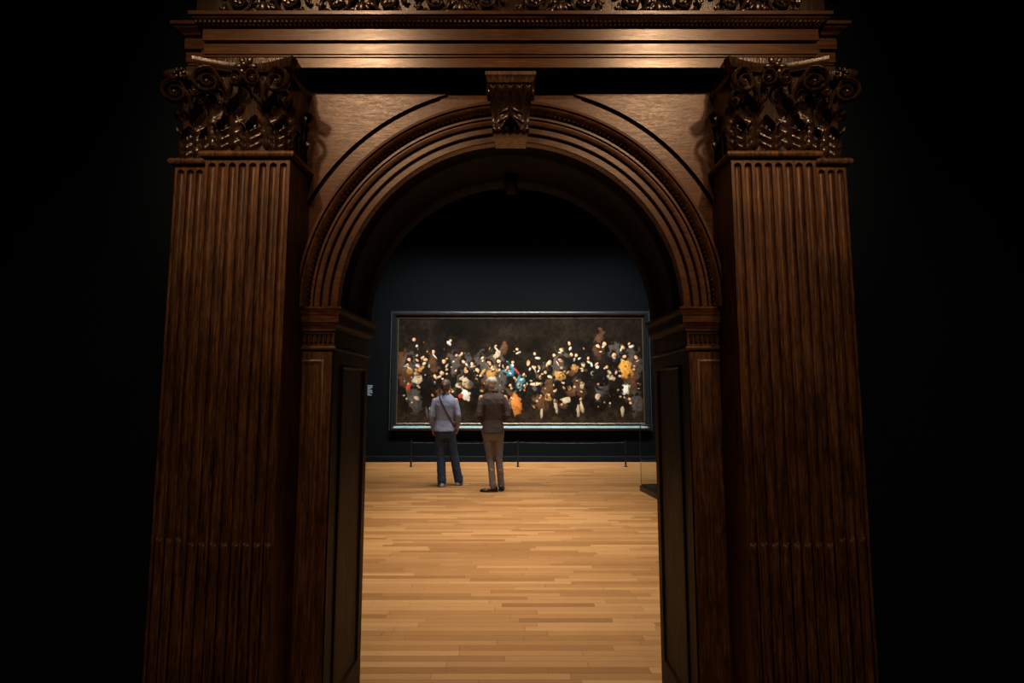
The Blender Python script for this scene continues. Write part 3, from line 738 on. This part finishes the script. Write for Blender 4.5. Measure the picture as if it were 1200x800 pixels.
    for i in (0,1):
        w_=Vector(wr[i]); e_=Vector(el[i]); w2=w_+(e_-w_).normalized()*.015
        s0=Vector(sh[i]); mid=(s0+e_)/2
        sl=s0+Vector((-math.copysign(.012,s0.x),0,-.018))
        limb(bm,[g(nb)+Vector((math.copysign(.04,s0.x)*k,0,.005)),g(s0*.5+nb*.5+Vector((0,0,.006))),g(sl)],[.052*k,.050*k,.050*k])
        limb(bm,[g(sl),g(mid),g(e_),g((e_+w2)/2),g(w2)],[.053*k,.050*k,.046*k,.042*k,.034*k])
    me=remesh(bm,.008,6); wrinkle(me,.004,8,(1,1,1.2)); wrinkle(me,.0018,20,(1,1,1.6),6)
    mobj(P['topname'],me,mats['top'],root)
    bm=bmesh.new()
    ring=[(g(nb)+Vector((.060*k*math.cos(a),.058*k*math.sin(a)+.004,.052*k+.012*math.sin(-a)))) for a in [2*PI*j/24 for j in range(25)]]
    tube(bm,ring,.012*k,8); obj('collar',bm,mats['top'],root)
    for i in (0,1):
        a=Vector(an[i]); td=Vector(P['toe'][i]); td.z=0; td.normalize(); rt=Vector((td.y,-td.x,0))
        def put(x,y,z): return Vector((a.x*k,a.y*k,0))+rt*x*k+td*y*k+Vector((0,0,z*k))
        bm=bmesh.new(); R=[]
        for (y,w,h) in ((-.075,.020,.055),(-.065,.034,.078),(-.03,.039,.092),(.015,.038,.088),(.06,.041,.066),(.10,.046,.052),(.14,.046,.044),(.175,.036,.036),(.193,.018,.028)):
            R.append([bm.verts.new(put(w*math.cos(t_)*(1 if math.sin(t_)<.3 else .9),y,max(.018,.018+(h-.018)*math.sin(t_)) if t_<=PI else .018)) for t_ in [PI*j/12 for j in range(13)]])
        for A,B in zip(R,R[1:]):
            for j in range(12): bm.faces.new((A[j],A[j+1],B[j+1],B[j]))
            bm.faces.new((A[0],B[0],B[12],A[12]))
        bm.faces.new(R[0]); bm.faces.new(R[-1])
        sh_=obj('shoe',bm,mats['shoe'],root,ang=80)
        bm=bmesh.new(); lo=[];hi=[]
        for t_ in [2*PI*j/28 for j in range(28)]:
            yy=math.sin(t_); w=.048 if yy>0 else .041
            p=(w*math.cos(t_)*(1-.12*max(0,-yy)),.06+.138*yy)
            lo.append(bm.verts.new(put(p[0],p[1],0))); hi.append(bm.verts.new(put(p[0]*.98,p[1],.021)))
        for j in range(28): bm.faces.new((lo[j],lo[(j+1)%28],hi[(j+1)%28],hi[j]))
        bm.faces.new(lo); bm.faces.new(hi); obj('sole',bm,mats['sole'],sh_,ang=50)
    return root,T,k
Pw=dict(w=.93,hipw=1.02,lean=(.015,.0),sh=[(-.165,-.015,1.405),(.185,-.015,1.405)],el=[(-.215,-.045,1.15),(.235,-.05,1.16)],wr=[(-.20,.04,.945),(.215,.06,.965)],
 hip=[(-.075,0,.90),(.085,0,.90)],kn=[(-.055,.03,.49),(.155,.075,.49)],an=[(-.03,-.01,.085),(.235,.12,.085)],toe=[(-.15,1,0),(.25,1,0)],
 head=(.018,.005,1.635),hyaw=-.1,hair='bun',hem=.045,leg=[.096,.084,.072,.072,.074],tophem=.90,topname='sweater',
 hd=[(.15,.35,-1),(-.15,.45,-1)],thumb=[(.3,1,.2),(-.3,1,.2)],palm=[(1,0,0),(-1,0,0)])
pw,T,k=person('person','person in lavender sweater and dark wide trousers standing with back to archway',(-1.10,8.47,0),.0,1.72,Pw,dict(hair=M['hair_d'],trousers=M['jean'],top=M['lav'],shoe=M['shoe_w'],sole=M['sole_w']))
Pm=dict(w=.92,lean=(.01,-.0),sh=[(-.182,-.015,1.420),(.182,-.015,1.420)],el=[(-.222,-.06,1.14),(.222,-.06,1.14)],wr=[(-.13,.15,1.02),(.13,.15,1.04)],
 hip=[(-.082,0,.90),(.082,0,.90)],kn=[(-.035,.04,.49),(.095,.02,.49)],an=[(.00,-.02,.085),(.135,.05,.085)],toe=[(-.9,.12,0),(.2,1,0)],
 head=(-.035,.015,1.635),hyaw=.45,hair='short',hem=.045,leg=[.096,.076,.058,.052,.050],tophem=.88,topname='jacket',
 hd=[(1,.35,-.25),(-1,.35,-.25)],thumb=[(0,.2,1),(0,.2,1)],palm=[(0,-1,0),(0,-1,0)])
pm,_,_=person('person','grey-haired person in dark brown jacket and taupe trousers, hands held in front',(-.29,8.06,0),.12,1.765,Pm,dict(hair=M['hair_g'],trousers=M['taupe'],top=M['jacket'],shoe=M['shoe_b'],sole=M['sole']))
bag=thing('crossbody_bag','oxblood crossbody bag strap running diagonally over the lavender sweater','bag',(-1.10,8.47,0),0,world=False)
kk=1.72/1.75
def tz(z):
    for a,b_ in zip(T,T[1:]):
        if a[2]<=z<=b_[2]:
            f=(z-a[2])/(b_[2]-a[2]); return [a[j]+(b_[j]-a[j])*f for j in range(5)]
    return T[0]
def on(x,z,side):
    r=tz(z); rx=r[3]*.93+.022; ry=r[4]+.024; q=max(0,1-abs(x/rx)**2)
    return Vector((x+.015*(z-.9)/.6,r[1]+side*ry*q**.5,z))*kk
pts=[on(-.085+.0+(.255)*t_,1.45-.47*t_,-1) for t_ in [j/14 for j in range(15)]]
front=[on(.17-(.255)*t_,.98+.47*t_,1) for t_ in [j/14 for j in range(15)]]
top_=[Vector((-.085,-.03,1.500))*kk,Vector((-.085,.03,1.500))*kk]
al=[top_[0]]+pts+front+[top_[1],top_[0]]
bm=bmesh.new()
rows=[]
for i,p in enumerate(al):
    t_=(al[min(i+1,len(al)-1)]-al[max(i-1,0)]).normalized()
    o_=Vector((p.x,p.y,0)).normalized() if i not in (0,len(al)-1,len(al)-2) else Vector((0,0,1))
    w_=t_.cross(o_).normalized()*.010
    rows.append([bm.verts.new(p+w_+o_*.004),bm.verts.new(p-w_+o_*.004),bm.verts.new(p-w_-o_*.003),bm.verts.new(p+w_-o_*.003)])
for A,B in zip(rows,rows[1:]):
    for j in range(4): bm.faces.new((A[j],A[(j+1)%4],B[(j+1)%4],B[j]))
obj('strap',bm,M['strap'],bag)
bm=bmesh.new(); box(bm,.02,.17,.155,.205,.90,1.02); bevel(bm,.015,3)
obj('pouch',bm,M['strap'],bag)

# ---------------------------------------------------------------- light
def spot(name,loc,tgt,e,col,ang,size=.08,blend=.6):
    l=bpy.data.lights.new(name,'SPOT'); l.energy=e; l.color=col; l.spot_size=math.radians(ang); l.spot_blend=blend; l.shadow_soft_size=size
    o=bpy.data.objects.new(name,l); C.objects.link(o); o.location=loc
    o.rotation_euler=(Vector(tgt)-Vector(loc)).to_track_quat('-Z','Y').to_euler(); return o
def area(name,loc,tgt,e,col,sx,sy,spread):
    l=bpy.data.lights.new(name,'AREA'); l.energy=e; l.color=col; l.shape='RECTANGLE'; l.size=sx; l.size_y=sy; l.spread=math.radians(spread)
    o=bpy.data.objects.new(name,l); C.objects.link(o); o.location=loc
    o.rotation_euler=(Vector(tgt)-Vector(loc)).to_track_quat('-Z','Y').to_euler(); return o
warm=(1,.78,.57)
for s in (-1,1):
    spot('portal_spot',(s*1.50,-.5,4.50),(s*.72,2.3,2.80),150,warm,44,.09,.9)
    spot('lintel_spot',(s*1.33,-.5,5.0),(s*.60,2.2,3.1),100,warm,24,.06,1)
    spot('capital_spot',(s*.55,-.9,4.1),(s*1.18,2.1,2.75),60,warm,20,.05,.9)
    spot('pilaster_spot',(s*1.0,-2.2,5.2),(s*1.15,2.1,1.5),200,warm,35,.12,1)
for y in (4.4,6.4,8.0):
    area('gallery_light',(0,y,6.4),(0,y-.1,0),56,(1,.90,.76),3.0,.6,62)
spot('visitor_fill',(-.4,4.3,6.3),(-.65,8.3,1.2),170,(1,.93,.84),26,.15,1)  # added fill to lighten the visitors' backs, stands for no actual lamp
area('picture_light',(.15,8.4,6.4),(.15,11.25,1.6),240,(1,.94,.86),5.6,.3,60)
w=bpy.data.worlds.new('w'); S.world=w; w.use_nodes=True
w.node_tree.nodes['Background'].inputs['Color'].default_value=(.35,.5,.7,1); w.node_tree.nodes['Background'].inputs['Strength'].default_value=.004
# ---------------------------------------------------------------- camera
cd=bpy.data.cameras.new('camera'); cam=bpy.data.objects.new('camera',cd); C.objects.link(cam)
cd.sensor_width=36; cd.lens=18; cam.location=(.006,0,1.55); cam.rotation_euler=(PI/2+math.atan(57/600),0,0)
cd.clip_start=.05
S.camera=cam
S.view_settings.view_transform='Standard'
